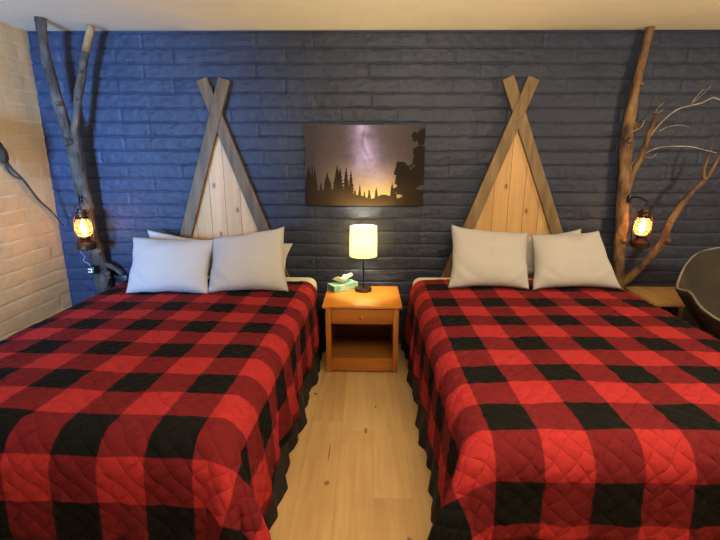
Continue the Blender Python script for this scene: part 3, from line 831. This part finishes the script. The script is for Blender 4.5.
tR = thing('bare_tree', (1.93, 3.40, 0), 'warm brown bare tree trunk with thin branches, behind the right bed', 'tree')
bm = bmesh.new()
tube(bm, [(1.955, 3.405, 0), (1.955, 3.40, .3), (1.950, 3.40, .534), (1.923, 3.40, .89), (1.902, 3.40, 1.192), (1.872, 3.40, 1.551), (1.863, 3.40, 1.758), (1.877, 3.40, 1.991), (1.901, 3.41, 2.185), (1.922, 3.412, 2.373)],
     [.054, .050, .046, .042, .044, .043, .037, .030, .026, .025], 14, .02, .12, True, 5)
for c, r in (((1.90, 3.37, 1.72), .04), ((1.865, 3.36, 1.62), .03), ((1.93, 3.36, .9), .03), ((1.90, 3.38, 2.0), .018)): knob_bm(bm, c, r, int(c[2]*10))
obj('trunk', bm, M_barkR, tR, True)
bm = bmesh.new()
tube(bm, [(1.965, 3.385, .545), (2.036, 3.37, .623), (2.1, 3.34, .733), (2.154, 3.32, .83), (2.188, 3.3, .91), (2.190, 3.28, 1.024), (2.233, 3.26, 1.164), (2.309, 3.25, 1.291), (2.362, 3.25, 1.347), (2.392, 3.24, 1.415), (2.42, 3.23, 1.52)],
     [.030, .030, .029, .028, .028, .022, .020, .017, .014, .010, .007], 12, .02, .13, True, 6)
knob_bm(bm, (2.192, 3.275, .915), .033, 3); knob_bm(bm, (2.19, 3.26, 1.06), .024, 5)
lb = obj('branch', bm, M_barkR, tR, True)
branch_obj('twig', [(2.362, 3.25, 1.35), (2.345, 3.25, 1.42), (2.36, 3.25, 1.52), (2.375, 3.26, 1.60)], [.011, .009, .007, .004], M_barkR, lb, 8, .1, 4)
mb = branch_obj('branch', [(1.895, 3.385, 1.22), (1.919, 3.38, 1.303), (1.927, 3.36, 1.411), (1.963, 3.35, 1.516), (1.978, 3.34, 1.653), (2.007, 3.34, 1.773), (2.010, 3.34, 1.80)], [.022, .022, .020, .022, .017, .015, .014], M_barkR, tR, 10, .14, 12)
branch_obj('twig', [(1.964, 3.35, 1.509), (2.002, 3.33, 1.551), (2.083, 3.3, 1.577), (2.236, 3.27, 1.577), (2.315, 3.25, 1.556), (2.392, 3.23, 1.536)], [.007, .0045, .004, .0038, .0034, .0026], M_twig, mb, 7, .1, 13)
tw = branch_obj('twig', [(1.972, 3.35, 1.606), (2.03, 3.33, 1.719), (2.112, 3.3, 1.816), (2.188, 3.27, 1.845), (2.251, 3.25, 1.862), (2.304, 3.24, 1.892), (2.359, 3.22, 1.875), (2.46, 3.20, 1.86)], [.007, .0055, .005, .0045, .004, .0038, .0034, .0025], M_twig, mb, 7, .1, 14)
for k, (pts, r0) in enumerate((([(2.188, 3.27, 1.845), (2.217, 3.27, 1.902), (2.261, 3.27, 1.953)], .004), ([(2.205, 3.27, 1.87), (2.25, 3.27, 1.91), (2.30, 3.26, 1.975)], .003),
                ([(1.995, 3.34, 1.76), (2.011, 3.34, 1.833), (2.045, 3.33, 1.868)], .005), ([(2.005, 3.33, 1.80), (2.04, 3.33, 1.82), (2.055, 3.33, 1.825)], .004),
                ([(2.04, 3.33, 1.68), (2.094, 3.32, 1.712), (2.163, 3.3, 1.722), (2.215, 3.29, 1.708)], .0045), ([(1.97, 3.35, 1.52), (2.02, 3.34, 1.50), (2.055, 3.33, 1.535)], .004), ([(1.925, 3.36, 1.38), (1.90, 3.36, 1.44), (1.93, 3.35, 1.50)], .004),
                ([(1.875, 3.37, 1.68), (1.925, 3.35, 1.71), (1.94, 3.35, 1.76)], .007))):
    branch_obj('twig', pts, [r0*.75]+[r0*.55]*(len(pts)-2)+[r0*.35], M_twig, tR, 6, .08, 40+k)

# thick broken branch fixed to the tan wall with thin twigs
wb = thing('wall_branch', (-2.37, 2.90, 1.50), 'short grey branch with thin drooping twigs fixed on the tan wall near the left lantern', 'branch')
branch_obj('branch', [(-2.425, 2.70, 1.76), (-2.375, 2.79, 1.69), (-2.360, 2.89, 1.60), (-2.365, 2.955, 1.53), (-2.375, 2.99, 1.475)], [.030, .034, .038, .040, .026], M_barkL, wb, 12, .1, 31)
branch_obj('twig', [(-2.37, 2.985, 1.49), (-2.372, 3.04, 1.42), (-2.36, 3.1, 1.351), (-2.350, 3.2, 1.205), (-2.335, 3.3, 1.1), (-2.325, 3.38, .985)], [.012, .010, .0085, .008, .007, .004], M_barkL, wb, 8, .1, 32)
branch_obj('twig', [(-2.375, 2.98, 1.475), (-2.388, 3.04, 1.393), (-2.368, 3.1, 1.350)], [.009, .007, .005], M_barkL, wb, 8, .1, 33)

# ------------------------------------------------------------------ lanterns
t = NT('lantern_glass')
tr = t.n('ShaderNodeBsdfTransparent'); tr.inputs[0].default_value = (1, .86, .66, 1)
gl = t.n('ShaderNodeBsdfGlossy'); gl.inputs['Roughness'].default_value = .08
mx = t.n('ShaderNodeMixShader'); mx.inputs[0].default_value = .06
t.l(tr.outputs[0], mx.inputs[1]); t.l(gl.outputs[0], mx.inputs[2])
fr = t.n('ShaderNodeBsdfTranslucent'); fr.inputs[0].default_value = (1, .62, .34, 1)
m2 = t.n('ShaderNodeMixShader'); m2.inputs[0].default_value = .16; t.l(mx.outputs[0], m2.inputs[1]); t.l(fr.outputs[0], m2.inputs[2])
t.l(m2.outputs[0], t.t.nodes['Material Output'].inputs[0]); M_lglass = t.m
M_flame = emis('lantern_bulb', (1, .56, .24, 1), 60)
def lantern(c, label, s=1.0):
    """c: bottom centre"""
    root = thing('lantern', c, label, 'lantern', 'storm lanterns hung on the tree trunks')
    cx, cy, cz = c
    def L(name, prof, mat, parent=root, n=24):
        bm = bmesh.new(); lathe(bm, [(r*s, z*s) for r, z in prof], c, n, False); return obj(name, bm, mat, parent, True, 35)
    L('fuel_tank', [(0, 0), (.046, 0), (.052, .006), (.053, .030), (.046, .040), (.030, .046), (.022, .058), (0, .058)], M_rust)
    L('burner', [(0, .058), (.026, .058), (.030, .066), (.026, .076), (.010, .080), (0, .080)], M_rust)
    L('bulb', [(0, .080), (.007, .084), (.015, .110), (.016, .128), (.009, .150), (0, .160)], M_flame)
    L('glass_chimney', [(.027, .074), (.040, .090), (.046, .118), (.042, .148), (.030, .170), (.026, .178)], M_lglass)
    L('hood', [(0, .226), (.022, .224), (.024, .212), (.036, .208), (.036, .202), (.024, .200), (.026, .186), (.038, .180), (.036, .176), (.028, .177), (0, .177)], M_rust)
    for sx in (-1, 1):      # the two hollow side tubes of the frame
        bm = bmesh.new()
        tube(bm, [(cx+sx*.045*s, cy, cz+.02*s), (cx+sx*.054*s, cy, cz+.045*s), (cx+sx*.056*s, cy, cz+.10*s), (cx+sx*.053*s, cy, cz+.16*s), (cx+sx*.045*s, cy, cz+.192*s), (cx+sx*.024*s, cy, cz+.205*s)], [.0045*s]*6, 8)
        obj('frame_tube', bm, M_rust, root, True)
    bm = bmesh.new()        # wire guard round the glass
    for z in (.100, .132):
        pts = [(cx+.052*s*math.cos(a), cy+.052*s*math.sin(a), cz+z*s) for a in np.linspace(0, 2*PI, 21)]
        tube(bm, pts, [.0013*s]*21, 5, .5, 0, True, 0, True)
    obj('wire_guard', bm, M_rust, root, True)
    bm = bmesh.new()        # bail handle, raised
    pts = [(cx+.050*s*math.cos(a), cy, cz+(.175+.085*math.sin(a))*s) for a in np.linspace(0, PI, 13)]
    tube(bm, pts, [.0018*s]*13, 6, .02); obj('bail_handle', bm, M_rust, root, True)
    return root
def lamp_hook(a, b, label):
    """iron arm from the trunk a to the tip b"""
    root = thing('hook', a, label, 'hook')
    bm = bmesh.new(); a = Vector(a); b = Vector(b)
    tube(bm, [a, a.lerp(b, .4)+Vector((0, 0, .025)), b+Vector((0, 0, .012)), b+(b-a).normalized()*.012+Vector((0, 0, .0)), b+Vector((0, 0, -.014)), b+(a-b).normalized()*.010+Vector((0, 0, -.010))], [.006, .0055, .005, .0045, .004, .003], 8, .01)
    obj('arm', bm, M_black, root, True)
    d = (b-a).normalized()
    bm = bmesh.new(); box(bm, a.x-.012, a.x+.012, a.y-.012, a.y+.004, a.z-.03, a.z+.03, .003); obj('mounting_plate', bm, M_black, root, True, 40)
    return root
LL = (-2.050, 3.195, .845); LRn = (1.990, 3.262, .868)
lantern(LL, 'small bronze storm lantern glowing orange on the left tree trunk by the tan wall', 1.28)
lantern(LRn, 'small bronze storm lantern glowing orange on the right tree, above the right bed', 1.24)
# its handle hangs over a hook screwed to the trunk
lamp_hook((-2.087, 3.270, 1.205), (LL[0], LL[1]-.004, LL[2]+.260*1.28+.000), 'black iron hook on the left tree trunk holding up the lantern')
lamp_hook((1.915, 3.350, 1.21), (LRn[0], LRn[1]-.004, LRn[2]+.260*1.24+.000), 'black iron hook on the right tree trunk holding up the lantern')
# short bare twig stub with small side shoots near the left lantern
st = thing('twisted_twig', (-2.10, 3.24, 1.14), 'small dark twisted twig sticking out of the left trunk above the lantern', 'twig')
branch_obj('stem', [(-2.10, 3.25, 1.13), (-2.14, 3.235, 1.165), (-2.185, 3.23, 1.16), (-2.20, 3.23, 1.13)], [.007, .006, .005, .003], M_barkL, st, 7, .1, 51)
branch_obj('shoot', [(-2.14, 3.235, 1.165), (-2.155, 3.22, 1.12), (-2.14, 3.21, 1.08)], [.004, .003, .002], M_barkL, st, 6, .1, 52)

# little black switch box with a white mark, on a pale cord under the left lantern
sb = thing('switch_box', (-2.09, 3.285, .66), 'small black plug box with white bracket mark below the left lantern', 'switch box')
boxobj('housing', (-2.117, -2.063, 3.262, 3.338, .634, .692), plain('black_plastic', (.012, .012, .014, 1), .4), sb, .003)
bm = bmesh.new()
box(bm, -2.108, -2.076, 3.2595, 3.2618, .672, .680); box(bm, -2.084, -2.076, 3.2595, 3.2618, .650, .6715); box(bm, -2.108, -2.0845, 3.2595, 3.2618, .650, .658)
obj('white_mark', bm, M_white_pl, sb, False)
cd = thing('electric_cord', (-2.10, 3.25, .69), 'short pale power cord running from the left lantern down to the black plug box', 'cord')
bm = bmesh.new(); tube(bm, [(-2.082, 3.20, .853), (-2.105, 3.205, .82), (-2.098, 3.235, .78), (-2.125, 3.25, .745), (-2.105, 3.27, .72), (-2.095, 3.28, .692)], [.0035]*6, 7, .01)
obj('cable', bm, plain('pale_cord', (.28, .25, .25, 1), .5), cd, True)
# dark plug adapter on the back wall by the left trunk
ad = thing('power_adapter', (-1.955, 3.46, .55), 'dark power adapter plugged in low on the navy wall, between left trunk and pillow', 'adapter')
boxobj('housing', (-2.0, -1.91, 3.425, 3.466, .52, .585), plain('dark_plastic', (.014, .014, .016, 1), .45), ad, .008)
boxobj('outlet_plate', (-1.995, -1.915, 3.4665, 3.4745, .50, .615), M_black, ad, .002)

# ------------------------------------------------------------------ saucer chair
ch = thing('saucer_chair', (2.42, 2.60, 0), 'grey-brown saucer chair with pale piped rim at the right edge, beside the right bed', 'chair')
left = [(1.955, 2.36, .632), (1.912, 2.42, .665), (1.892, 2.47, .697), (1.900, 2.53, .725), (1.915, 2.60, .735), (1.908, 2.68, .726), (1.974, 2.77, .778), (2.044, 2.84, .826), (2.12, 2.89, .881), (2.22, 2.93, .912), (2.329, 2.95, .929)]
cxm = 2.44
right = [(2*cxm-x, y, z) for x, y, z in left[::-1]]
front = [(2.66, 2.22, .545), (2.44, 2.17, .52), (2.22, 2.22, .545)]
rim = [(2.06, 2.29, .585)] + left + [(cxm, 2.955, .933)] + right + [(2*cxm-2.06, 2.29, .585)] + front
rp = [Vector(p) for p in rim]
loop = rp+[rp[0]]
sp = [p for p, _ in smooth_path([tuple(p) for p in loop], .03)][:-1]
K = len(sp); bot = Vector((cxm, 2.56, .40))
t = NT('worn_grey_suede'); t.set(Roughness=.85); t.b.inputs['Sheen Weight'].default_value = 0
c1 = t.noise(t.coords((1, 1, .5)), 5, 5, .6); t.base(t.ramp(c1, [(.35, (.010, .007, .004, 1)), (.65, (.030, .022, .014, 1))])); t.normal(t.bump(t.noise(t.coords(), 12, 4), .3, .01))
M_suede = t.m
def bowl(off, name, mat):
    rings = []
    J = 16
    V = []
    for j in range(J+1):
        f = j/J
        row = []
        for p in sp:
            q = p.lerp(bot, f)
            # deep dish: bulge down and out
            e = math.sin(f*PI)*.10
            d = (p-bot); out = Vector((d.x, d.y, 0))*(e*.9)
            q = q + out + Vector((0, 0, -e*1.0))
            q = q + Vector((0, 0, .006*math.sin(q.x*31)*math.sin(q.y*23)))
            row.append(tuple(q+Vector((0, 0, off*(1 if f > 0 else 1)))))
        row.append(row[0]); V.append(row)
    return np.array(V)
V = bowl(0, '', None)
me = grid_mesh('seat', V)
bm = bmesh.new(); bm.from_mesh(me); bmesh.ops.remove_doubles(bm, verts=bm.verts, dist=.001); bmesh.ops.recalc_face_normals(bm, faces=bm.faces)
so = obj('seat', bm, M_suede, ch, True)
sm = so.modifiers.new('padding', 'SOLIDIFY'); sm.thickness = .022; sm.offset = 0
bm = bmesh.new(); tube(bm, [tuple(p) for p in sp]+[tuple(sp[0])], [.0065]*(K+1), 8, .05, 0, False, 0, True)
obj('piping', bm, plain('pale_piping', (.17, .155, .13, 1), .7), ch, True)
for sx in (-1, 1):
    for (ya, yb) in ((2.78, 2.36), (2.40, 2.80)):
        bm = bmesh.new(); x_ = cxm+sx*.27
        tube(bm, [(x_, ya, .46), (x_+sx*.03, (ya+yb)/2, .24), (x_+sx*.05, yb, .012)], [.011]*3, 10, .03)
        obj('leg', bm, M_black, ch, True)
for y_, z_ in ((2.36, .02), (2.80, .02)):
    bm = bmesh.new(); tube(bm, [(cxm-.32, y_, z_), (cxm+.32, y_, z_)], [.010]*2, 10, .1); obj('crossbar', bm, M_black, ch, True)

# ------------------------------------------------------------------ lights
def area(name, loc, target, size, energy, col, sy=None):
    d = bpy.data.lights.new(name, 'AREA'); d.energy = energy; d.color = col; d.shape = 'RECTANGLE'; d.size = size; d.size_y = sy or size
    o = bpy.data.objects.new(name, d); COL.objects.link(o); o.location = loc
    o.rotation_euler = (Vector(target)-Vector(loc)).to_track_quat('-Z', 'Y').to_euler(); return o
def point(name, loc, r, energy, col):
    d = bpy.data.lights.new(name, 'POINT'); d.energy = energy; d.color = col; d.shadow_soft_size = r
    o = bpy.data.objects.new(name, d); COL.objects.link(o); o.location = loc; return o
area('daylight', ((WX0+WX1)/2-.15, REAR-.13, 1.5), (-2.35, 3.4, 1.45), .6, 54, (.22, .50, 1.0), .7).data.spread = math.radians(44)
point('room_lamp', (2.95, 1.45, 1.66), .10, 84, (1.0, .82, .55))
area('ceiling_bounce_fill', (.5, .55, 1.95), (.5, 1.25, 3.0), .9, 104, (1.0, .82, .54))  # added fill without a fixture, bounces off the ceiling onto the beds
point('table_lamp_bulb', (lx, ly, .511+.415), .03, 30.0, (1.0, .83, .45))
point('left_lantern_bulb', (LL[0], LL[1], LL[2]+.152), .012, 2.6, (1.0, .48, .20))
point('right_lantern_bulb', (LRn[0], LRn[1], LRn[2]+.148), .012, 3.2, (1.0, .48, .20))
w = bpy.data.worlds.new('World'); S.world = w; w.use_nodes = True
w.node_tree.nodes['Background'].inputs[0].default_value = (.5, .7, 1, 1); w.node_tree.nodes['Background'].inputs[1].default_value = .6

# ------------------------------------------------------------------ camera
cd = bpy.data.cameras.new('Camera'); cam = bpy.data.objects.new('Camera', cd); COL.objects.link(cam)
cd.sensor_width = 36; cd.sensor_fit = 'HORIZONTAL'; cd.lens = 450/720*36
cam.location = (0, 0, 1.52)
cam.rotation_euler = (Matrix.Rotation(math.radians(.9), 4, 'Z') @ Matrix.Rotation(PI/2-math.radians(14.4), 4, 'X') @ Matrix.Rotation(math.radians(.12), 4, 'Z')).to_euler()
S.camera = cam
S.view_settings.view_transform = 'Standard'; S.view_settings.look = 'None'; S.view_settings.gamma = 1
S.view_settings.use_curve_mapping = False
S.view_settings.exposure = 0.0
